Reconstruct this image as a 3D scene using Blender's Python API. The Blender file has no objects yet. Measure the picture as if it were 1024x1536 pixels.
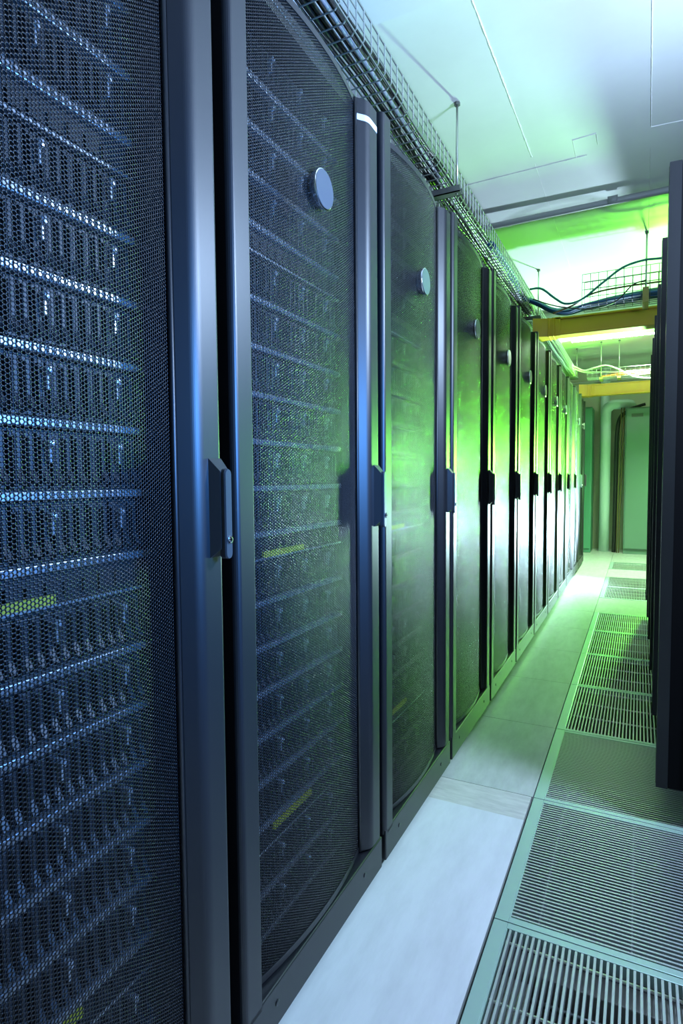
import bpy, bmesh, math, random
import numpy as np
from mathutils import Vector, Matrix
random.seed(7); rng = np.random.default_rng(7)
sc = bpy.context.scene
COL = sc.collection

# ------------------------------------------------------------------ materials
def mat(name, col, rough=.5, metal=0., spec=.5, noise=0., nscale=20., bump=0., bscale=60., emit=None, estr=0., coat=0., col2=None, stretch=None):
    m = bpy.data.materials.new(name); m.use_nodes = True
    nt = m.node_tree; b = nt.nodes['Principled BSDF']
    b.inputs['Base Color'].default_value = (*col, 1)
    b.inputs['Roughness'].default_value = rough
    b.inputs['Metallic'].default_value = metal
    b.inputs['Specular IOR Level'].default_value = spec
    b.inputs['Coat Weight'].default_value = coat
    if emit:
        b.inputs['Emission Color'].default_value = (*emit, 1); b.inputs['Emission Strength'].default_value = estr
    if noise or bump:
        tc = nt.nodes.new('ShaderNodeTexCoord'); src = tc.outputs['Object']
        if stretch:
            mp = nt.nodes.new('ShaderNodeMapping'); mp.inputs['Scale'].default_value = stretch
            nt.links.new(src, mp.inputs['Vector']); src = mp.outputs['Vector']
    if noise:
        n = nt.nodes.new('ShaderNodeTexNoise'); n.inputs['Scale'].default_value = nscale; n.inputs['Detail'].default_value = 6
        n.inputs['Roughness'].default_value = .65
        nt.links.new(src, n.inputs['Vector'])
        r = nt.nodes.new('ShaderNodeValToRGB')
        c2 = col2 or tuple(c*(1-noise) for c in col)
        r.color_ramp.elements[0].color = (*c2, 1); r.color_ramp.elements[1].color = (*col, 1)
        r.color_ramp.elements[0].position = .3; r.color_ramp.elements[1].position = .62
        nt.links.new(n.outputs['Fac'], r.inputs['Fac']); nt.links.new(r.outputs['Color'], b.inputs['Base Color'])
    if bump:
        n2 = nt.nodes.new('ShaderNodeTexNoise'); n2.inputs['Scale'].default_value = bscale; n2.inputs['Detail'].default_value = 4
        nt.links.new(tc.outputs['Object'], n2.inputs['Vector'])
        bp = nt.nodes.new('ShaderNodeBump'); bp.inputs['Strength'].default_value = bump; bp.inputs['Distance'].default_value = .01
        nt.links.new(n2.outputs['Fac'], bp.inputs['Height']); nt.links.new(bp.outputs['Normal'], b.inputs['Normal'])
    return m

M = dict(
    frame=mat('black powder coat', (.008, .009, .012), .42, 0, .62, bump=.03, bscale=900),
    mesh=mat('black perforated steel', (.004, .0045, .006), .26, 0, .28),
    inner=mat('dark rack interior', (.005, .005, .006), .8, 0, .08),
    chrome=mat('polished chrome', (.85, .86, .88), .12, 1.),
    badge=mat('badge face', (.10, .11, .13), .32, .2, .5),
    handle=mat('dark handle plastic', (.022, .023, .026), .34),
    paddle=mat('handle paddle', (.07, .075, .085), .32, .2),
    white_label=mat('white label', (.86, .86, .9), .5),
    ink=mat('label ink', (.03, .03, .04), .6),
    chassis=mat('server chassis', (.02, .021, .024), .5),
    strip=mat('server silver strip', (.62, .64, .68), .34, .75, noise=.25, nscale=140),
    bay=mat('drive carrier plastic', (.038, .040, .046), .42),
    latch=mat('latch grey', (.72, .74, .78), .22, .6),
    sticker=mat('yellow sticker', (.62, .60, .05), .6),
    plate=mat('white sheet', (.76, .77, .80), .34, 0, .5, noise=.13, nscale=5, stretch=(3.5, .9, 1), bump=.03, bscale=8),
    tile=mat('grey vinyl tile', (.56, .57, .55), .30, 0, .5, noise=.20, nscale=9, bump=.05, bscale=40, stretch=(3, .8, 1)),
    tile_edge=mat('worn vinyl tile', (.66, .64, .61), .42, 0, .4, noise=.28, nscale=12, stretch=(.8, 4, 1)),
    slab=mat('plenum concrete', (.05, .05, .05), .9),
    grate=mat('galvanised grating', (.50, .54, .53), .38, .45, .5),
    gframe=mat('grating frame mint', (.42, .58, .52), .38, .35, .5),
    steel=mat('dull steel', (.6, .6, .58), .3, .85),
    pit=mat('plenum sheet metal', (.62, .58, .52), .5, .2),
    ceiling=mat('white painted concrete', (.80, .81, .80), .40, 0, .35, noise=.05, nscale=3, bump=.10, bscale=9),
    plaster=mat('plaster ridge', (.90, .90, .88), .7, noise=.1, nscale=50, bump=.4, bscale=90),
    wall=mat('cream painted wall', (.55, .56, .42), .6, noise=.06, nscale=2),
    wire=mat('zinc wire', (.58, .60, .58), .30, .8),
    strut=mat('zinc strut', (.16, .165, .165), .5, .5),
    cab_blk=mat('black cable', (.012, .012, .014), .38),
    cab_gry=mat('grey cable', (.26, .27, .30), .40),
    cab_blu=mat('blue cable', (.03, .13, .36), .45),
    cab_teal=mat('teal cable', (.03, .22, .25), .45),
    cab_brown=mat('brown cable', (.16, .09, .03), .5),
    cab_org=mat('orange cable', (.75, .22, .06), .5),
    cab_wht=mat('white cable', (.8, .8, .76), .45),
    yellow=mat('yellow duct plastic', (.80, .47, .02), .38, noise=.06, nscale=6),
    bracket=mat('yellowed bracket', (.42, .33, .10), .45, .3),
    conduit=mat('grey conduit', (.30, .32, .31), .5),
    cabinet=mat('grey cabinet paint', (.15, .24, .20), .38, noise=.05, nscale=3),
    cabinet2=mat('green cabinet paint', (.10, .30, .20), .35),
    plate_dark=mat('dark name plate', (.10, .12, .11), .5),
    pipe=mat('pipe insulation', (.66, .80, .80), .55, bump=.05, bscale=30),
    hose=mat('black hose', (.012, .013, .012), .5),
    brass=mat('brass pipe', (.22, .17, .07), .45, .5),
    tube=mat('lamp tube', (.9, .9, .9), .5, emit=(.93, 1., .95), estr=40.),
)

# ------------------------------------------------------------------ mesh helpers
class MB:
    def __init__(s): s.v = []; s.f = []; s.mi = []; s.sm = []
    def add(s, v, f, mi=0, sm=False):
        o = len(s.v); s.v += [tuple(p) for p in v]; s.f += [tuple(i+o for i in q) for q in f]
        s.mi += [mi]*len(f); s.sm += [sm]*len(f); return s
    def box(s, x0, x1, y0, y1, z0, z1, ch=0., mi=0):
        if ch <= 0:
            v = [(x, y, z) for z in (z0, z1) for y in (y0, y1) for x in (x0, x1)]
            f = [(0, 2, 3, 1), (4, 5, 7, 6), (0, 1, 5, 4), (2, 6, 7, 3), (0, 4, 6, 2), (1, 3, 7, 5)]
            return s.add(v, f, mi)
        bm = bmesh.new(); bmesh.ops.create_cube(bm, size=1)
        for q in bm.verts: q.co = Vector(((x0+x1)/2+q.co.x*(x1-x0), (y0+y1)/2+q.co.y*(y1-y0), (z0+z1)/2+q.co.z*(z1-z0)))
        bmesh.ops.bevel(bm, geom=bm.edges[:], offset=ch, segments=2, affect='EDGES', profile=.5)
        bm.verts.ensure_lookup_table()
        s.add([v.co[:] for v in bm.verts], [[v.index for v in f.verts] for f in bm.faces], mi); bm.free(); return s
    def tube(s, pts, r, n=6, mi=0, cap=True, rs=None):
        P = [Vector(p) for p in pts]; k = len(P); V = []; F = []
        t0 = (P[1]-P[0]).normalized(); up = Vector((0, 0, 1)) if abs(t0.z) < .9 else Vector((1, 0, 0))
        a = t0.cross(up).normalized(); 
        for i in range(k):
            if i == 0: t = (P[1]-P[0])
            elif i == k-1: t = (P[-1]-P[-2])
            else: t = (P[i+1]-P[i]).normalized()+(P[i]-P[i-1]).normalized()
            t.normalize(); a = (a-t*a.dot(t)).normalized(); b = t.cross(a)
            rr = rs[i] if rs else r
            for j in range(n):
                w = 2*math.pi*j/n; V.append(P[i]+(a*math.cos(w)+b*math.sin(w))*rr)
        for i in range(k-1):
            for j in range(n): F.append((i*n+j, i*n+(j+1) % n, (i+1)*n+(j+1) % n, (i+1)*n+j))
        if cap: F += [tuple(range(n))[::-1], tuple((k-1)*n+j for j in range(n))]
        return s.add([p[:] for p in V], F, mi, n > 6)
    def prism(s, prof, z0, z1, mi=0, sm=False):          # profile in xy, counter-clockwise, extruded along z
        n = len(prof)
        v = [(x, y, z0) for x, y in prof]+[(x, y, z1) for x, y in prof]
        s.add(v, [(i, (i+1) % n, n+(i+1) % n, n+i) for i in range(n)], mi, sm)
        o = len(s.v)-2*n
        s.f += [tuple(o+i for i in range(n))[::-1], tuple(o+n+i for i in range(n))]; s.mi += [mi]*2; s.sm += [False]*2
        return s
    def cylx(s, cx, cy, cz, prof, n=48, mi=0):           # lathe about the x axis: prof = [(x, r)...]
        V = []; F = []; k = len(prof)
        for (x, r) in prof:
            for j in range(n):
                w = 2*math.pi*j/n; V.append((cx+x, cy+r*math.cos(w), cz+r*math.sin(w)))
        for i in range(k-1):
            for j in range(n): F.append((i*n+j, i*n+(j+1) % n, (i+1)*n+(j+1) % n, (i+1)*n+j))
        F += [tuple(range(n))[::-1], tuple((k-1)*n+j for j in range(n))]
        return s.add(V, F, mi, False)
    def data(s, name, mats):
        me = bpy.data.meshes.new(name); me.from_pydata(s.v, [], s.f)
        for m in (mats if isinstance(mats, (list, tuple)) else [mats]): me.materials.append(m)
        me.polygons.foreach_set('material_index', s.mi); me.polygons.foreach_set('use_smooth', s.sm); me.update()
        bm = bmesh.new(); bm.from_mesh(me); bmesh.ops.recalc_face_normals(bm, faces=bm.faces[:]); bm.to_mesh(me); bm.free()
        return me
    def obj(s, name, mats, parent=None, loc=None):
        return link(name, s.data(name, mats), parent, loc)

def link(name, me, parent=None, loc=None):
    o = bpy.data.objects.new(name, me); COL.objects.link(o)
    if parent: o.parent = parent
    if loc: o.location = loc
    return o
def tag(o, label, cat, group=None, kind=None):
    o['label'] = label; o['category'] = cat
    if group: o['group'] = group
    if kind: o['kind'] = kind
    return o
def thing(name, label, cat, loc=(0, 0, 0), group=None, rz=0):
    o = bpy.data.objects.new(name, None); COL.objects.link(o); o.location = loc; o.rotation_euler = (0, 0, rz)
    o.empty_display_size = .1
    return tag(o, label, cat, group)
def struct(o): o['kind'] = 'structure'; return o
def dup(root, loc, label, skip=(), rz=None):
    def cp(o, par):
        c = o.copy(); COL.objects.link(c)
        if par: c.parent = par
        for ch in list(o.children):
            if ch.name.split('.')[0] not in skip: cp(ch, c)
        return c
    r = cp(root, None); r.location = loc; r['label'] = label
    if rz is not None: r.rotation_euler = (0, 0, rz)
    return r
ORD = ['first', 'second', 'third', 'fourth', 'fifth', 'sixth', 'seventh', 'eighth', 'ninth', 'tenth', 'eleventh', 'twelfth',
       'thirteenth', 'fourteenth', 'fifteenth', 'sixteenth', 'seventeenth', 'eighteenth', 'nineteenth', 'twentieth']

def spline(pts, n=10):
    P = [np.array(p, float) for p in pts]; P = [2*P[0]-P[1]]+P+[2*P[-1]-P[-2]]; out = []
    for i in range(1, len(P)-2):
        for t in np.linspace(0, 1, n, endpoint=False):
            a, b, c, d = P[i-1:i+3]
            out.append(.5*((2*b)+(-a+c)*t+(2*a-5*b+4*c-d)*t*t+(-a+3*b-3*c+d)*t**3))
    out.append(P[-2]); return [tuple(p) for p in out]

# ------------------------------------------------------------------ layout (metres; y runs down the aisle)
XF = -.594            # front plane of the left row
PITCH = .637; Y0 = .154
NR = 12
CEIL = 2.60

# ------------------------------------------------------------------ the setting
FX0, FX1 = -2.4, 2.2; FY0, FY1 = -1.6, 9.45
PX0, PX1 = -.295, .305                                  # strip of floor panels that holds the gratings
grates = [(.787, 'y'), (1.387, 'x'), (1.987, 'x'), (2.587, 'y'), (3.187, 'y'), (3.787, 'y'), (4.387, 'y'), (5.607, 'y'), (6.207, 'y'), (7.407, 'y')]
b = MB(); g = .0012
def tiles(x0, x1, y0, y1, mi=0):
    b.box(x0+g, x1-g, y0+g, y1-g, -.035, 0, 0, mi)
ys = [.185+.6*i for i in range(-3, 16)]
ys = [y for y in ys]
for i in range(-3, 16):
    a, c = .187+.6*i, .787+.6*i
    if a >= FY1: break
    c = min(c, FY1)
    for j, (x0, x1) in enumerate([(-2.4, -2.095), (-2.095, -1.495), (-1.495, -.895), (-.895, -.2995)]):
        if j == 3 and 1.3 < a < 1.5:
            tiles(x0, x1, a, c, 1); continue
        tiles(x0, x1 if j < 3 or a < 1.5 else -.2955, a, c)
    for (x0, x1) in [(.305, .905), (.905, 1.505), (1.505, 2.2)]: tiles(x0, x1, a, c)
    if not any(abs(a-gy) < .12 for gy, _ in grates): tiles(PX0, PX1, a, c)
struct(b.obj('floor', [M['tile'], M['tile_edge']]))
struct(MB().box(FX0, FX1, FY0, FY1, -.46, -.42).obj('floor_slab', M['slab']))
struct(MB().box(FX0-.1, FX0, FY0, FY1, -.42, CEIL).obj('wall_left', M['wall']))
struct(MB().box(FX1, FX1+.1, FY0, FY1, -.42, CEIL).obj('wall_right', M['wall']))
struct(MB().box(FX0-.1, FX1+.1, FY1, FY1+.1, -.42, CEIL).obj('wall_back', M['wall']))
struct(MB().box(FX0-.1, FX1+.1, FY0-.1, FY0, -.42, CEIL).obj('wall_front', M['wall']))
struct(MB().box(FX0-.1, FX1+.1, FY0-.1, FY1+.1, CEIL, CEIL+.12).obj('ceiling', M['ceiling']))
struct(MB().box(FX0, FX1, 1.35, 1.80, 2.50, CEIL).obj('ceiling_beam', M['ceiling']))
struct(MB().box(FX0, FX1, 5.90, 6.30, 2.40, CEIL).obj('ceiling_beam', M['ceiling']))
# plaster ridges over the ceiling joints
def ridge(name, pts, w=.011, t=.003, seg=.02):
    P = []
    for (x0, y0), (x1, y1) in zip(pts[:-1], pts[1:]):
        n = max(2, int(math.hypot(x1-x0, y1-y0)/seg))
        P += [(x0+(x1-x0)*i/n, y0+(y1-y0)*i/n) for i in range(n)]
    P.append(pts[-1]); m = MB(); V = []; F = []
    for i, p in enumerate(P):
        q = P[min(i+1, len(P)-1)]; o = P[max(i-1, 0)]
        dx, dy = q[0]-o[0], q[1]-o[1]; L = math.hypot(dx, dy) or 1; nx, ny = -dy/L, dx/L
        a, c = w*.5*random.uniform(.5, 1.3), w*.5*random.uniform(.5, 1.3)
        V += [(p[0]+nx*a, p[1]+ny*a, CEIL+.001), (p[0], p[1], CEIL-t*random.uniform(.6, 1.2)), (p[0]-nx*c, p[1]-ny*c, CEIL+.001)]
    for i in range(len(P)-1):
        for j in (0, 1): F.append((3*i+j, 3*i+j+1, 3*i+j+4, 3*i+j+3))
    m.add(V, F); return struct(m.obj(name, M['plaster']))
ridge('trim_1', [(-.512, 1.80), (-.500, 2.4), (-.489, 3.03)], .013)
ridge('trim_2', [(.004, 1.80), (.012, 2.5), (.018, 3.02), (.16, 3.03), (.8, 3.05)], .008)
ridge('trim_3', [(-1.4, 3.17), (-.873, 3.156), (-.25, 3.133)], .007)
ridge('trim_4', [(-.30, 3.133), (-.30, 2.97), (-.20, 2.96), (-.20, 3.06)], .005)
ridge('trim_5', [(-.486, 3.1), (-.478, 5.88)], .004, .002)
ridge('trim_6', [(.02, 3.2), (.03, 5.88)], .004, .002)

# ------------------------------------------------------------------ floor sheet and gratings
o = MB().box(-.615, -.2995, -.35, 1.832, .0005, .0035, .0008).obj('floor_sheet', M['plate'])
tag(o, 'thin white sheet laid on the floor along the foot of the nearest racks', 'floor sheet')

def grating_meshes(dirn):
    fr = MB(); W = .6; w = .034; e = .0015; t = .004
    for (x0, x1, y0, y1) in [(e, w, e, W-e), (W-w, W-e, e, W-e), (w, W-w, e, .020), (w, W-w, W-.020, W-e)]:
        fr.box(x0, x1, y0, y1, -.030, 0, .0012)
    for (x0, x1, y0, y1) in [(w, w+.003, .02, W-.02), (W-w-.003, W-w, .02, W-.02)]: fr.box(x0, x1, y0, y1, -.04, -.001)
    sl = MB(); n = 40; bw = .0052
    if dirn == 'y':
        for i in range(n):
            x = w+.010+(W-2*w-.020)*i/(n-1); sl.box(x-bw/2, x+bw/2, .018, W-.018, -.026, -.0015)
    else:
        n = 43
        for i in range(n):
            y = .028+(W-.056)*i/(n-1); sl.box(w-.002, W-w+.002, y-bw/2, y+bw/2, -.026, -.0015)
    cr = MB()
    if dirn == 'y':
        for q in (.045, .215, .385, .555): cr.tube([(w, q, -.016), (W-w, q, -.016)], .0035, 6)
    else:
        for q in (.10, .30, .46): cr.box(q-.0018, q+.0018, .018, W-.018, -.024, -.0050)
    return fr.data('frame', M['gframe']), sl.data('slats', M['grate']), cr.data('cross_rods', M['steel'])
GM = {d: grating_meshes(d) for d in 'xy'}
glab = ['floor grating with lengthwise bars, nearest the camera at the bottom right corner',
        'floor grating with fine crosswise bars, just behind the nearest lengthwise one',
        'floor grating with fine crosswise bars, beside the foot of the nearest open door',
        'lengthwise barred floor grating, first one beyond the crosswise barred gratings',
        'lengthwise barred floor grating, second one beyond the crosswise barred gratings',
        'lengthwise barred floor grating, third one beyond the crosswise barred gratings',
        'lengthwise barred floor grating just before the first solid floor panel',
        'pale floor grating just beyond the first solid floor panel',
        'pale floor grating just before the second solid floor panel',
        'farthest floor grating, beyond the second solid panel near the tall grey cabinet']
for (gy, d), lb in zip(grates, glab):
    t = thing('floor_grating', lb, 'floor grating', (PX0, gy, 0), 'metal gratings in the aisle floor')
    for nm, me in zip(('frame', 'slats', 'cross_rods'), GM[d]): link(nm, me, t)
# things lying in the plenum under the nearest grating
t = thing('damper_box', 'pale metal damper box seen under the nearest floor grating', 'duct box', (0, 0, 0))
m = MB().box(-.285, .295, 1.31, 1.37, -.16, -.045, .003)
m.box(-.285, -.19, .80, 1.30, -.12, -.06, .003); m.obj('casing', M['pit'], t)
MB().tube([(-.28, 1.275, -.075), (.29, 1.275, -.075)], .006, 8).obj('rod', M['steel'], t)

# ------------------------------------------------------------------ perforated door panel
def perforated(y0, y1, z0, z1, p=.0055, flat=.0042, th=.0011):
    c = p*.8660254; nc = int((y1-y0)/c); nr = int((z1-z0)/p)
    r = flat/math.sqrt(3); yc = (y0+y1)/2; half = (y1-y0)/2
    I, J = np.meshgrid(np.arange(nc), np.arange(nr), indexing='ij')
    cy = y0+c*.5+I*c; cz = z0+p*.5+J*p+(I % 2)*p*.5
    ang = np.arange(6)*math.pi/3
    Y = cy[..., None]+r*np.cos(ang); Z = cz[..., None]+r*np.sin(ang)
    X = BOW(Y)
    F = np.stack([X, Y, Z], -1).reshape(-1, 3); B = F.copy(); B[:, 0] -= th
    N = nc*nr*6
    idx = lambda i, j, k: ((i*nr+j)*6+k)
    quads = []; tris = []
    i, j = np.meshgrid(np.arange(nc), np.arange(nr), indexing='ij'); i = i.ravel(); j = j.ravel()
    # hole walls
    for k in range(6):
        a = idx(i, j, k); d = idx(i, j, (k+1) % 6); quads.append(np.stack([a, d, d+N, a+N], -1))
    ok = j < nr-1
    a, bq = i[ok], j[ok]                                   # vertical neighbours: top edge 60..120 with bottom edge 240..300
    quads.append(np.stack([idx(a, bq, 2), idx(a, bq, 1), idx(a, bq+1, 5), idx(a, bq+1, 4)], -1))
    ju = j+(i % 2); jd = ju-1                              # upper / lower right neighbour rows
    ok = (i < nc-1) & (ju < nr)
    a, bq, u = i[ok], j[ok], ju[ok]
    quads.append(np.stack([idx(a, bq, 1), idx(a, bq, 0), idx(a+1, u, 4), idx(a+1, u, 3)], -1))
    ok2 = (i < nc-1) & (jd >= 0)
    a2, b2, d2 = i[ok2], j[ok2], jd[ok2]
    quads.append(np.stack([idx(a2, b2, 0), idx(a2, b2, 5), idx(a2+1, d2, 3), idx(a2+1, d2, 2)], -1))
    ok3 = (i < nc-1) & (ju < nr) & (jd >= 0)
    a, bq, u, dd = i[ok3], j[ok3], ju[ok3], jd[ok3]
    tris.append(np.stack([idx(a, bq, 0), idx(a+1, dd, 2), idx(a+1, u, 4)], -1))
    # left vertex (k=3) with upper-left (k=5) and lower-left (k=1)
    ok4 = (i > 0) & (ju < nr) & (jd >= 0)
    a, bq, u, dd = i[ok4], j[ok4], ju[ok4], jd[ok4]
    tris.append(np.stack([idx(a, bq, 3), idx(a-1, u, 5), idx(a-1, dd, 1)], -1))
    Q = np.concatenate(quads); T = np.concatenate(tris)
    V = np.concatenate([F, B]).astype(np.float32)
    me = bpy.data.meshes.new('perforated_panel')
    me.vertices.add(len(V)); me.vertices.foreach_set('co', V.ravel())
    L = np.concatenate([Q.ravel(), T.ravel()]).astype(np.int32)
    me.loops.add(len(L)); me.loops.foreach_set('vertex_index', L)
    st = np.concatenate([np.arange(len(Q))*4, len(Q)*4+np.arange(len(T))*3]).astype(np.int32)
    me.polygons.add(len(st)); me.polygons.foreach_set('loop_start', st)
    me.update(calc_edges=True); me.validate()
    me.materials.append(M['mesh']); return me
MY0, MY1 = .058, .527; MYC, MH = (MY0+MY1)/2, (MY1-MY0)/2
def BOW(y): return -.003-.024*((y-MYC)/MH)**2
ZD0, ZD1 = .118, 1.966

# ------------------------------------------------------------------ one rack, local x = out of the front, y = along the row
def rail_profile():
    P = [(-.012, .601), (-.006, .601)]
    P += [(-.006+.006*math.sin(a), .595+.006*math.cos(a)) for a in np.linspace(0.2, math.pi/2, 4)]
    # flat front, then the rounded corner, then the chamfered facet going back to the mesh
    c0 = (0, .560); c1 = (0, .547); c2 = (-.0065, .5385)
    for t in np.linspace(0, 1, 9):
        P.append(((1-t)**2*c0[0]+2*t*(1-t)*c1[0]+t*t*c2[0], (1-t)**2*c0[1]+2*t*(1-t)*c1[1]+t*t*c2[1]))
    P += [(-.019, .5225), (-.021, .5215), (-.030, .5215), (-.030, .526), (-.014, .550)]
    return P[::-1]
def left_profile():
    P = [(-.040, 0.), (-.012, 0.)]
    P += [(-.012+.012*math.sin(a), .012-.012*math.cos(a)) for a in np.linspace(.15, math.pi/2, 6)]
    P += [(-.003*(1-math.cos(a)), .050+.003*math.sin(a)) for a in np.linspace(0, math.pi/2, 3)]
    P += [(-.040, .053)]
    return P[::-1]

def build_rack(label):
    t = thing('server_rack', label, 'server rack', (XF, Y0, 0), 'server racks of the left row')
    # carcass
    m = MB()
    m.box(-1.05, -.045, .004, .024, .10, 1.955); m.box(-1.05, -.045, .578, .598, .10, 1.955)
    m.box(-1.05, -.045, .024, .578, 1.935, 1.955); m.box(-1.05, -.045, .024, .578, .10, .12)
    m.box(-1.05, -1.03, .024, .578, .12, 1.935)
    m.box(-.10, -.075, .024, .062, .12, 1.935); m.box(-.10, -.075, .542, .578, .12, 1.935)
    m.obj('carcass', M['inner'], t)
    m = MB(); m.prism(left_profile(), .10, 1.9917); m.obj('post', M['frame'], t)
    m = MB(); m.box(-.050, 0, .002, .612, .028, .112, .003)
    m.box(-.048, -.004, .612, .618, .05, .10)
    pl = m.obj('plinth', M['frame'], t)
    m = MB()
    for q in (.10, .50): m.cylx(0, q, .075, [(-.004, .006), (.0012, .006), (.0022, .004)], 12)
    m.obj('screws', M['handle'], pl)
    for q in (.03, .585):
        MB().tube([(-.06, q, 0), (-.06, q, .012), (-.06, q, .0121), (-.06, q, .10)], .02, 16, rs=[.022, .022, .010, .010]).obj('foot', M['handle'], t)
    # door, pivot on the hinge line
    hy = .030
    d = MB(); d.prism([(x, y-hy) for x, y in rail_profile()], ZD0, ZD1)
    d.box(-.045, -.028, .056-hy, .066-hy, ZD0, ZD1); d.box(-.040, -.010, .569-hy, .6005-hy, ZD0+.0005, ZD1-.0005)
    # bowed rims above, below and along the sides of the perforated sheet
    def rim(z0, z1):
        n = 28; V = []; F = []
        for i in range(n+1):
            y = MY0-.002+(MY1-MY0)*i/n; x = BOW(y)
            for (dx, z) in ((.0012, z0), (.0012, z1), (-.012, z1), (-.012, z0)): V.append((x+dx, y-hy, z))
        for i in range(n):
            for j in range(4): F.append((4*i+j, 4*(i+1)+j, 4*(i+1)+(j+1) % 4, 4*i+(j+1) % 4))
        F += [(0, 1, 2, 3), (4*n+3, 4*n+2, 4*n+1, 4*n)]
        d.add(V, F)
    d.tube([(-.0222, .5180-hy, ZD0+.002), (-.0222, .5180-hy, ZD1-.002)], .0042, 10)
    rim(ZD0, ZD0+.014); rim(ZD1-.014, ZD1)
    for y0, y1 in ((MY0-.003, MY0+.006),): d.box(BOW(y0)-.006, BOW(y1)+.0012, y0-hy, y1-hy, ZD0, ZD1)
    dr = d.obj('door', M['frame'], t, (0, hy, 0))
    MB().box(-.036, -.031, .512-hy, .5685-hy, ZD0+.001, ZD1-.001).obj('added_dark_strip', M['inner'], dr)  # made-up black strip that keeps the door's inner edge dark
    pn = link('perforated_panel', PANEL, dr, (0, -hy, 0))
    # swing handle
    z0, z1 = .944, 1.099; y0, y1 = .569-hy, .600-hy
    m = MB(); i = .008; s = .014
    V = [(0, y0, z0), (0, y1, z0), (0, y1, z1), (0, y0, z1), (.016, y0+i, z0+s), (.016, y1, z0+s), (.016, y1, z1-.020), (.016, y0+i, z1-.020)]
    m.add(V, [(0, 3, 2, 1), (4, 5, 6, 7), (0, 1, 5, 4), (1, 2, 6, 5), (2, 3, 7, 6), (3, 0, 4, 7)])
    m.obj('handle_base', M['handle'], dr)
    pr = []; yc, hw = .5875-hy, .0085
    for a in np.linspace(0, math.pi, 11): pr.append((yc+hw*math.cos(a), 1.074+hw*math.sin(a)))
    for a in np.linspace(math.pi, 2*math.pi, 11): pr.append((yc+hw*math.cos(a), .950+hw*math.sin(a)))
    n = len(pr); m = MB()
    V = [(.012, y, z) for y, z in pr]+[(.0215, y, z) for y, z in pr]+[(.024, yc+(y-yc)*.82, 1.012+(z-1.012)*.985) for y, z in pr]
    F = [(q, (q+1) % n, n+(q+1) % n, n+q) for q in range(n)]+[(n+q, n+(q+1) % n, 2*n+(q+1) % n, 2*n+q) for q in range(n)]+[tuple(range(n))[::-1], tuple(2*n+q for q in range(n))]
    m.add(V, F); m.obj('handle_paddle', M['paddle'], dr)
    MB().cylx(.024, yc, .972, [(-.002, .0062), (.002, .0062), (.0024, .0050), (.0012, .0046), (.0012, .003), (.003, .0026)], 20).obj('lock', M['chrome'], dr)
    # round badge
    by = MYC-hy; bx = -.003
    MB().cylx(bx, by, 1.650, [(-.002, .034), (.007, .034), (.008, .0385), (.0155, .0395), (.0180, .0390), (.0190, .0372)], 56).obj('badge', M['chrome'], dr)
    MB().cylx(bx, by, 1.650, [(.0185, .0368), (.0196, .0368)], 56).obj('badge_face', M['badge'], dr)
    return t

PANEL = perforated(MY0, MY1, ZD0+.006, ZD1-.006)
rack_lab = ['black server rack with bowed mesh door, nearest the camera in the left row',
            'black server rack with a white strip label on its door rail, second from the camera']
rack_lab += ['black server rack of the long left row, %s from the camera' % ORD[k] for k in range(2, 12)]
rack_lab[9] = 'black server rack of the left row whose mesh door has no round badge'
racks = [build_rack(rack_lab[0])]
for k in range(1, NR):
    racks.append(dup(racks[0], (XF, Y0+PITCH*k, 0), rack_lab[k], skip=('badge', 'badge_face') if k == 9 else ()))
# white strip label on the rail of the second rack
d2 = [c for c in racks[1].children if c.name.startswith('door')][0]
rp = [(x, y-.030) for x, y in rail_profile()]
front = [p for p in rp if p[1] > .5222-.030 and p[0] > -.0205 and p[1] < .6005-.030]
m = MB(); V = []; F = []
for i, (x, y) in enumerate(front):
    a = front[max(i-1, 0)]; c = front[min(i+1, len(front)-1)]
    tx, ty = c[0]-a[0], c[1]-a[1]; L = math.hypot(tx, ty); nx, ny = ty/L, -tx/L
    for q in (.0008, -.0004):
        V += [(x+nx*q, y+ny*q, 1.916), (x+nx*q, y+ny*q, 1.930)]
for i in range(len(front)-1):
    a, c = 4*i, 4*(i+1); F += [(a, c, c+1, a+1), (a+1, c+1, c+3, a+3), (a+2, c+2, c, a), (a+2, a+3, c+3, c+2)]
m.add(V, F)
def on_strip(y, z, q):
    for a, c in zip(front[:-1], front[1:]):
        lo, hi = sorted((a[1], c[1]))
        if lo <= y <= hi:
            t = (y-a[1])/(c[1]-a[1]); tx, ty = c[0]-a[0], c[1]-a[1]; L = math.hypot(tx, ty)
            return (a[0]+tx*t+ty/L*q, y-tx/L*q, z)
yy = .5375-.030
for wd in (.0016, .0009, .0018, .0012, .0016, .0008):          # a short line of tiny dark print, too small to read
    for zz, hh in ((1.9208, .0008), (1.9235, .0008)) if wd > .001 else ((1.9208, .0036),):
        m.add([on_strip(yy, zz, .0011), on_strip(yy+wd, zz, .0011), on_strip(yy+wd, zz+hh, .0011), on_strip(yy, zz+hh, .0011)], [(0, 1, 2, 3)], 1)
    yy += wd+.0011
lb = m.obj('label_strip', [M['white_label'], M['ink']], d2); lb['label'] = 'white strip label'
# end panel on the last rack
m = MB().box(-1.05, -.01, .606, .622, .028, 1.96, .002); m.obj('end_panel', M['frame'], racks[-1])

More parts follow.
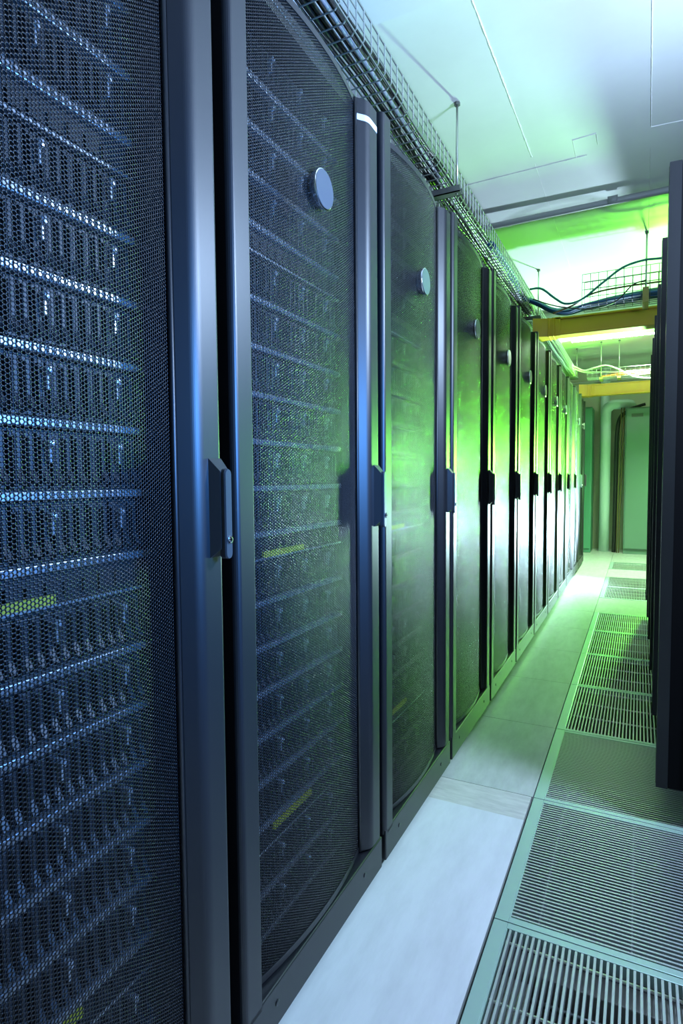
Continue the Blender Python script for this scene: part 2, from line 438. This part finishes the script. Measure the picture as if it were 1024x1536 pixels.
# ------------------------------------------------------------------ right row: racks whose doors stand open into the aisle
LIGHT_BLOCK = MB().box(-.0395, -.0370, .045-.030, .530-.030, ZD0+.016, ZD1-.016).data('light_block', M['inner'])  # added black sheet, stops light passing the open doors and blackens them
XR = .062+.571
rr = []
for k in range(6):
    lab = 'black right rack with mesh door open across the aisle, %s' % (['nearest the camera', 'second from the camera', 'third from the camera', 'fourth from the camera', 'fifth from the camera', 'farthest from the camera'][k])
    r = dup(racks[0], (XR, 2.06+.606*k, 0), lab, rz=math.pi); r['group'] = 'racks with open doors on the right'
    for c in r.children:
        if c.name.startswith('door'): c.rotation_euler = (0, 0, -math.pi/2); link('light_block', LIGHT_BLOCK, c)
    rr.append(r)

# ------------------------------------------------------------------ servers behind the doors of the three nearest racks
PS = .0923; SW = .222
def server_parts():
    ch = MB(); ch.box(-.62, -.012, -SW, SW, .001, PS-.002); ch.box(-.014, -.010, -.239, .239, .001, PS-.002)
    st = MB(); st.box(-.014, .004, -.239, .239, .0005, .0115, .0012)
    for i in range(46):
        y = -.232+.464*i/45; st.box(.003, .0062, y-.0026, y+.0026, .0018, .0102)
    bay = MB()
    for i in range(6):
        y = -.0535+.0178*i
        bay.box(-.012, -.001, y+.001, y+.0162, .015, PS-.006, .0012)
        bay.box(-.002, .005, y+.003, y+.0058, .018, PS-.012, .0012)
        bay.add([(.000, y+.0065, .020), (.000, y+.0145, .020), (.0095, y+.0145, .024), (.0095, y+.0065, .024), (.000, y+.0065, .040), (.000, y+.0145, .040)],
                [(0, 1, 2, 3), (3, 2, 5, 4), (0, 3, 4), (1, 5, 2), (0, 4, 5, 1)])
    la = MB(); la.cylx(0, 0, PS-.020, [(-.006, .0058), (.008, .0058), (.0105, .0040), (.011, .001)], 16); la.box(-.004, .006, -.0022, .0022, PS-.044, PS-.022, .001)
    return (ch.data('chassis', M['chassis']), st.data('front_strip', M['strip']), bay.data('drive_bay', M['bay']), la.data('latch', M['latch']))
SP = server_parts()
SPL = SP[3].copy(); SPL.materials[0] = M['bay']; SPB = SP[2].copy(); SPB.materials[0] = M['inner']; SPD = SP[1].copy(); SPD.materials[0] = M['chassis']  # darkened copies for the third rack, muting the green light on its servers
def make_server(loc, label, grp, painted_dim=False):
    t = thing('rack_server', label, 'server', loc, grp)
    link('chassis', SP[0], t); link('front_strip', SPD if painted_dim else SP[1], t)
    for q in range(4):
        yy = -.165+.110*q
        link('drive_bay', SPB if painted_dim else SP[2], t, (0, yy, 0)); link('latch', SPL if painted_dim else SP[3], t, (.001, yy-.002, 0))
    return t
sw = MB(); sw.box(-.40, -.010, -SW, SW, .001, .045); sw.box(-.012, -.006, -.239, .239, .001, .045, .001)
for i in range(12): sw.box(-.008, -.002, -.15+.028*i, -.13+.028*i, .012, .032)
sw.box(-.010, .0015, -.239, .239, .0005, .005)
swm = sw.data('switch_body', M['chassis'])
stk = MB().box(-.0025, .0028, -.105, .055, .004, .017).data('sticker', M['sticker'])
rim_m = MB().box(-.010, .003, -.239, .239, .0005, .0045).data('lower_lip', M['strip'])
which = ['nearest rack', 'second rack', 'third rack']
n_srv = 0
for k in range(3):
    yc = Y0+PITCH*k+.300; x = XF-.081
    z = 1.55+3*PS; cnt = 0
    plan = ['s']*4+['w']+['s']*6+['w']+['s']*6+['w']+['s']*3
    z = 1.550+4*PS; si = 0; wi = 0
    for q in plan:
        if q == 's':
            z -= PS
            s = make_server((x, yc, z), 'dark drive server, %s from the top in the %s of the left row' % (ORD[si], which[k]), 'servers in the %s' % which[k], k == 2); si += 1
        else:
            z -= .0475
            t = thing('network_switch', '%s of the three slim switches in the %s of the left row' % (['upper', 'middle', 'lower'][wi], which[k]), 'network switch', (x, yc, z+.001), 'slim switches behind mesh doors')
            link('body', swm, t)
            link('lower_lip', rim_m, t)
            if wi: 
                s = link('sticker', stk, t, (0, 0 if wi == 1 else .02, 0 if wi == 1 else .022)); s['label'] = 'yellow sticker'
            wi += 1

# ------------------------------------------------------------------ cable tray over the left row
def wire_tray_y(name, x0, x1, z0, z1, y0, y1, step=.05, r=.0023):
    m = MB(); nx = max(2, round((x1-x0)/.047))
    for i in range(nx+1): m.tube([(x0+(x1-x0)*i/nx, y0, z0), (x0+(x1-x0)*i/nx, y1, z0)], r*1.1, 6)
    for xx in (x0, x1):
        for q in (.36, .68, 1.): m.tube([(xx, y0, z0+(z1-z0)*q), (xx, y1, z0+(z1-z0)*q)], r if q < 1 else r*1.25, 6)
    n = int((y1-y0)/step); h = .012
    for i in range(n+1):
        y = y0+.01+i*step; m.tube([(x0-.002, y, z1), (x0-.002, y, z0+h), (x0+h, y, z0-.003), (x1-h, y, z0-.003), (x1+.002, y, z0+h), (x1+.002, y, z1)], r, 6)
    return m.obj(name, M['wire'])
TX0, TX1, TZ0, TZ1 = -.846, -.706, 2.267, 2.362
tag(wire_tray_y('cable_tray', TX0, TX1, TZ0, TZ1, .35, 7.75), 'long zinc wire basket tray full of cables running above the left racks', 'cable tray')
for i in range(15):
    x = TX0+.050+.0058*i if i < 12 else random.uniform(TX0+.06, TX1-.03); lay = (i % 3)
    r = random.choice([.0055, .0065, .0075, .009]); z = TZ0+r+.002+.015*lay
    pts = [(x+random.uniform(-.008, .008), .34+.35*j, z+random.uniform(-.001, .007)+(.0 if j % 2 else .004)) for j in range(22)]
    mt, lb = (('cab_gry', 'grey cable in the bundle lying along the long wire tray') if i in (2, 5, 9) else ('cab_blk', 'black cable in the bundle lying along the long wire tray'))
    tag(MB().tube(spline(pts, 4), r, 8).obj('data_cable', M[mt]), lb, 'cable', 'grey cables in the long tray' if mt == 'cab_gry' else 'black cables in the long tray')
rods = [(-.694, 2.46, 'nearest the camera'), (-.694, 4.66, 'above the nearer yellow duct'), (-.694, 7.70, 'at the far end of the tray')]
for x, y, w in rods:
    t = thing('tray_hanger', 'threaded rod and strut hanging the long wire tray, %s' % w, 'hanger', (x, y, CEIL), 'hangers of the long tray')
    MB().tube([(0, 0, 0), (0, 0, 2.235-CEIL)], .005, 8).obj('rod', M['wire'], t)
    MB().tube([(0, 0, -.001), (0, 0, -.012)], .013, 6).obj('nut', M['strut'], t)
    c = MB(); c.box(-.17, .018, -.021, .021, 2.236-CEIL, 2.240-CEIL); c.box(-.17, .018, -.021, -.017, 2.236-CEIL, 2.262-CEIL); c.box(-.17, .018, .017, .021, 2.236-CEIL, 2.262-CEIL)
    c.obj('strut', M['strut'], t)

# cross trays
def wire_tray_x(x0, x1, y0, y1, z0, z1, label, step=.05):
    m = MB(); r = .0021; rows = max(2, round((z1-z0)/.045))
    for yy in (y0, y1):
        for i in range(rows+1): m.tube([(x0, yy, z0+(z1-z0)*i/rows), (x1, yy, z0+(z1-z0)*i/rows)], r, 6)
    for i in range(1, 4): m.tube([(x0, y0+(y1-y0)*i/4, z0), (x1, y0+(y1-y0)*i/4, z0)], r, 6)
    n = int((x1-x0)/step)
    for i in range(n+1):
        x = x0+i*step; m.tube([(x, y0-.002, z1), (x, y0-.002, z0), (x, y1+.002, z0), (x, y1+.002, z1)], r, 6)
    return tag(m.obj('cable_tray', M['strut' if y0 < 5 else 'wire']), label, 'cable tray')
wire_tray_x(-.36, 1.6, 4.29, 4.47, 2.20, 2.40, 'wire basket tray with blue cables crossing the aisle above the nearer yellow duct')
wire_tray_x(-.56, 1.6, 7.46, 7.64, 2.20, 2.295, 'far wire basket tray with orange cables crossing the aisle')
for x, y, z, lb in [(.016, 4.276, 2.17, 'rod and bracket hanging the cross tray of blue cables from the ceiling'),
                    (-.412, 7.45, 2.18, 'left thin rod hanging the far cross tray with orange cables'),
                    (-.225, 7.45, 2.18, 'right thin rod hanging the far cross tray with orange cables')]:
    t = thing('tray_hanger', lb, 'hanger', (x, y, CEIL), 'hangers of the cross trays')
    MB().tube([(0, 0, 0), (0, 0, z-CEIL)], .005, 8).obj('rod', M['wire'], t)
    MB().tube([(0, 0, -.001), (0, 0, -.012)], .012, 6).obj('nut', M['strut'], t)
    c = MB(); c.box(-.018, .018, -.006, .20, z-.004-CEIL, z-CEIL); c.box(-.018, .018, -.009, -.006, z-.004-CEIL, z+(.09 if y < 5 else .02)-CEIL); c.obj('bracket', M['bracket'], t)
# blue cables sagging from the long tray into the cross tray
for i in range(14):
    u = random.uniform(-1, 1)
    pts = [(-.79+.006*i, 3.2, 2.30), (-.79+.006*i, 3.9, 2.30), (-.755, 4.25, 2.31+.008*u), (-.66, 4.36+.0055*i, 2.285+.012*u), (-.56, 4.37+.0055*i, 2.225+.012*u), (-.46, 4.36+.006*i, 2.200+.012*u),
           (-.34, 4.32+.0088*i, 2.215+.010*u), (-.2, 4.32+.0095*i, 2.232+.018*u), (.0, 4.32+.0095*i, 2.245+.02*u), (.3, 4.32+.0095*i, 2.25+.02*u), (1.5, 4.32+.0095*i, 2.24)]
    c = ['cab_blu', 'cab_blu', 'cab_teal'][i % 3]
    tag(MB().tube(spline(pts, 8), .0085, 8).obj('data_cable', M[c]), 'teal cable sagging from the long tray into the nearer cross tray' if c == 'cab_teal' else 'blue cable sagging from the long tray into the nearer cross tray', 'cable',
        'teal cables in the cross tray' if c == 'cab_teal' else 'blue cables in the cross tray')
for pts, r, mt, lb in [
    ([(-.70, 4.32, 2.365), (-.62, 4.30, 2.35), (-.53, 4.29, 2.27), (-.46, 4.29, 2.225), (-.36, 4.27, 2.235), (-.24, 4.27, 2.32), (-.12, 4.27, 2.40), (.0, 4.265, 2.425), (.12, 4.265, 2.42), (.6, 4.27, 2.40)], .0075, 'cab_teal', 'dark cable arching over the top wire of the nearer cross tray'),
    ([(-.68, 4.34, 2.30), (-.56, 4.28, 2.23), (-.44, 4.27, 2.19), (-.30, 4.265, 2.165), (-.16, 4.265, 2.19), (-.06, 4.265, 2.28), (.02, 4.262, 2.30)], .004, 'cab_blk', 'thin black cable looping below the nearer cross tray'),
    ([(-.55, 4.36, 2.19), (-.42, 4.30, 2.21), (-.30, 4.30, 2.27), (-.12, 4.31, 2.29), (.2, 4.31, 2.29), (1.2, 4.31, 2.28)], .006, 'cab_brown', 'brown cable lying on the blue cables of the nearer cross tray'),
    ([(-.74, 7.2, 2.31), (-.70, 7.4, 2.34), (-.6, 7.5, 2.30), (-.48, 7.44, 2.31), (-.36, 7.43, 2.325), (-.25, 7.43, 2.28), (-.14, 7.43, 2.215), (-.02, 7.43, 2.16), (.3, 7.44, 2.12)], .009, 'cab_wht', 'pale cable swooping down across the front of the far cross tray'),
    ([(-.76, 7.2, 2.30), (-.71, 7.42, 2.32), (-.6, 7.52, 2.285), (-.4, 7.54, 2.27), (-.1, 7.54, 2.25), (1., 7.54, 2.23)], .009, 'cab_wht', 'pale cable lying along the far cross tray')]:
    tag(MB().tube(spline(pts, 8), r, 8).obj('data_cable', M[mt]), lb, 'cable')
for i in range(4):
    pts = [(-.42, 7.50+.03*i, 2.21), (-.2, 7.49+.03*i, 2.222), (.1, 7.50+.03*i, 2.216), (.5, 7.49+.03*i, 2.22), (1.5, 7.50+.03*i, 2.215)]
    tag(MB().tube(spline(pts, 6), .012, 8).obj('data_cable', M['cab_org']), 'orange cable lying in the far cross tray', 'cable', 'orange cables in the far cross tray')

# yellow ducts
def duct(y, z0, z1, xl, label):
    t = thing('cable_duct', label, 'cable duct', (xl, y, z0))
    h = z1-z0; L = 1.75-xl; w = .12
    m = MB(); m.box(.10, L, 0, .006, 0, h, .001); m.box(.10, L, w-.006, w, 0, h, .001); m.box(.10, L, 0, w, 0, .006)
    m.box(.10, L, -.012, .004, -.004, .010, .002); m.box(.10, L, -.010, .004, h-.012, h+.002, .002)
    m.obj('trough', M['yellow'], t)
    f = MB(); a = -.05                                     # flared outlet at the left end
    V = []; F = []
    sec = [(.10, 0, 0), (.05, 0, .005), (.01, .012, .018), (-.05, .035, .045)]
    for (x, fl, dr) in sec:
        V += [(x, -.006-fl, -.003), (x, w+.006+fl, -.003), (x, w+.006+fl, h+.003+dr*.1), (x, -.006-fl, h+.003+dr*.1)]
    for i in range(len(sec)-1):
        for j in (0, 1, 3): F.append((4*i+j, 4*i+(j+1) % 4, 4*i+4+(j+1) % 4, 4*i+4+j))
    f.add(V, F)
    for x in (.085, .055): f.box(x-.004, x+.004, -.016, w+.016, -.008, h+.004)
    f.box(-.052, -.046, -.05, w+.05, -.01, .012)
    f.obj('outlet', M['yellow'], t)
    c = MB(); c.box(.095, .135, -.010, -.004, -.006, h+.006, .002); c.box(.105, .112, -.013, -.009, .01, h-.01); c.obj('coupler', M['yellow'], t)
duct(4.56, 2.083, 2.205, -.66, 'nearer yellow plastic cable duct crossing above the aisle')
duct(8.25, 2.095, 2.235, -.66, 'farther yellow plastic cable duct crossing the aisle near the back wall')

# conduit on the ceiling
t = thing('conduit_pipe', 'grey conduit pipe running across just below the ceiling', 'pipe', (0, 0, 0))
zc = lambda x: 2.545+.02*(x+.84)
MB().tube([(-2.3, 3.60, zc(-2.3)), (-.85, 3.60, zc(-.85)), (2.1, 3.60, min(zc(2.1), 2.575))], .017, 12).obj('tube', M['conduit'], t)
MB().tube([(-.18, 3.60, zc(-.18)), (-.13, 3.60, zc(-.13))], .022, 12).obj('coupling', M['conduit'], t)
# ceiling lamp past the far beam
t = thing('ceiling_light', 'long fluorescent ceiling light across the aisle past the far beam', 'ceiling light', (0, 6.95, CEIL))
MB().box(-.72, .78, -.02, .02, -.03, 0, .004).obj('housing', M['white_label'], t)
MB().tube([(-.68, 0, -.066), (.74, 0, -.066)], .014, 12).obj('tube', M['tube'], t)

# ------------------------------------------------------------------ far end of the aisle
t = thing('metal_cabinet', 'tall grey-green metal cabinet facing down the aisle at the far end', 'cabinet', (-.20, 8.89, 0))
MB().box(.02, .80, .02, .50, .06, 1.985, .004).obj('body', M['cabinet'], t)
MB().box(.02, .80, .03, .48, 0, .06).obj('base', M['cabinet'], t)
dd = MB().box(.035, .785, -.001, .02, .075, 1.97, .004).obj('door', M['cabinet'], t)
MB().box(.095, .235, -.004, .0, 1.855, 1.90, .001).obj('name_plate', M['plate_dark'], dd)
t = thing('metal_cabinet', 'narrow green metal cabinet behind the far end of the left racks', 'cabinet', (-1.05, 8.85, 0))
MB().box(0, .46, .02, .45, 0, 2.02, .006).obj('body', M['cabinet2'], t)
MB().box(.012, .448, 0, .02, .06, 2.0, .004).obj('door', M['cabinet2'], t)
t = thing('insulated_pipe', 'thick pale insulated pipe rising beside the grey cabinet at the far end', 'pipe', (-.43, 9.12, 0))
pts = [(0, 0, 0), (0, 0, 1.0), (0, 0, 1.95)]+[(.11-.11*math.cos(a), 0, 1.95+.11*math.sin(a)) for a in np.linspace(.2, math.pi/2, 7)]+[(.26, .02, 2.06), (.30, .10, 2.06), (.31, .33, 2.06)]
MB().tube(pts, .068, 24).obj('insulation', M['pipe'], t)
MB().tube([(-.02, .16, 1.2), (-.02, .16, CEIL)], .06, 20).obj('riser', M['pipe'], t)
o = MB().tube(spline([(-.30, 9.05, .0), (-.295, 9.05, .6), (-.29, 9.05, 1.4), (-.28, 9.05, 1.72), (-.24, 9.05, 1.88), (-.16, 9.08, 1.95), (-.1, 9.2, 2.02)], 8), .026, 12).obj('black_hose', M['hose'])
tag(o, 'black hose running up between the pale pipe and the grey cabinet', 'hose')
for x0, x1, lb in [(-.235, -.20, 'thin brass pipe nearest the grey cabinet at the far end'), (-.262, -.232, 'thin brass pipe between the black hose and another brass pipe')]:
    o = MB().tube([(x0, 9.0, 0), (x0*.9+x1*.1, 9.0, .5), (x1, 9.0, 1.9), (x1, 9.05, 2.0)], .008, 8).obj('brass_pipe', M['brass']); tag(o, lb, 'pipe')
o = MB().tube(spline([(-.10, 9.0, 1.987), (-.03, 9.0, 2.005), (.02, 9.0, 2.02), (.06, 9.0, 2.03)], 6), .02, 10, rs=None).obj('cable_gland', M['hose'])
tag(o, 'short black cable end lying on top of the grey cabinet', 'cable end')
t = thing('wall_pipe', 'thin horizontal pipe running along the back wall below the ceiling', 'pipe', (0, 9.42, 2.42))
MB().tube([(-2.3, 0, 0), (2.1, 0, .05)], .012, 8).obj('tube', M['cab_wht'], t)

# ------------------------------------------------------------------ lights
def lamp(name, loc, col, power, r=.08):
    l = bpy.data.lights.new(name, 'POINT'); l.color = col; l.energy = power; l.shadow_soft_size = r
    o = bpy.data.objects.new(name, l); COL.objects.link(o); o.location = loc; return o
def spot(name, loc, aim, col, power, ang, blend=.5, r=.08):
    l = bpy.data.lights.new(name, 'SPOT'); l.color = col; l.energy = power; l.shadow_soft_size = r; l.spot_size = math.radians(ang); l.spot_blend = blend
    o = bpy.data.objects.new(name, l); COL.objects.link(o); o.location = loc
    o.rotation_euler = Vector(aim).to_track_quat('-Z', 'Y').to_euler(); return o
lamp('lamp_near_white', (.68, 1.74, 1.86), (.50, .69, 1.), 168, .15)
spot('lamp_near_blue', (.62, .96, 1.30), (-1, -.05, .08), (.08, .33, 1.), 165, 110, .7, .18)
spot('lamp_far_green', (.30, 6.80, 1.25), (-.85, -.60, .36), (.20, 1., .05), 640, 166, .8, .09)
spot('lamp_far_white', (.30, 6.95, .50), (-1, -.72, .45), (.60, .84, 1.), 800, 116, .7, .09)
spot('far_floor_fill', (.02, 7.25, 2.48), (-.02, .08, -1), (.62, 1., .58), 640, 105, .8, .25)  # extra spot added near the tube to brighten the far floor
lamp('fill_end_green', (.40, 7.75, 1.0), (.25, 1., .25), 18, .10)  # added green fill for the last racks, cabinets and back wall
w = bpy.data.worlds.new('World'); w.use_nodes = True; sc.world = w
w.node_tree.nodes['Background'].inputs[0].default_value = (.25, .4, .7, 1); w.node_tree.nodes['Background'].inputs[1].default_value = .02

# ------------------------------------------------------------------ camera
cam = bpy.data.cameras.new('camera'); co = bpy.data.objects.new('camera', cam); COL.objects.link(co)
yaw, pitch, roll, h = math.radians(26.751), math.radians(-3.283), math.radians(-.468), 1.0665
fwd = Vector((-math.sin(yaw)*math.cos(pitch), math.cos(yaw)*math.cos(pitch), math.sin(pitch)))
rt = Vector((math.cos(yaw), math.sin(yaw), 0)); up = rt.cross(fwd)
R = rt*math.cos(roll)+up*math.sin(roll); U = up*math.cos(roll)-rt*math.sin(roll)
mt = Matrix((R, U, -fwd)).transposed().to_4x4(); mt.translation = (0, 0, h)
co.matrix_world = mt
cam.sensor_fit = 'VERTICAL'; cam.sensor_height = 36; cam.lens = 884.57/1536*36; cam.clip_start = .02
sc.camera = co
vs = sc.view_settings; vs.view_transform = 'Standard'; vs.look = 'None'; vs.exposure = .15; vs.gamma = 1; vs.use_curve_mapping = False
sc.cycles.max_bounces = 8; sc.cycles.diffuse_bounces = 4; sc.cycles.glossy_bounces = 4
sc.cycles.sample_clamp_indirect = 3; sc.cycles.use_denoising = True
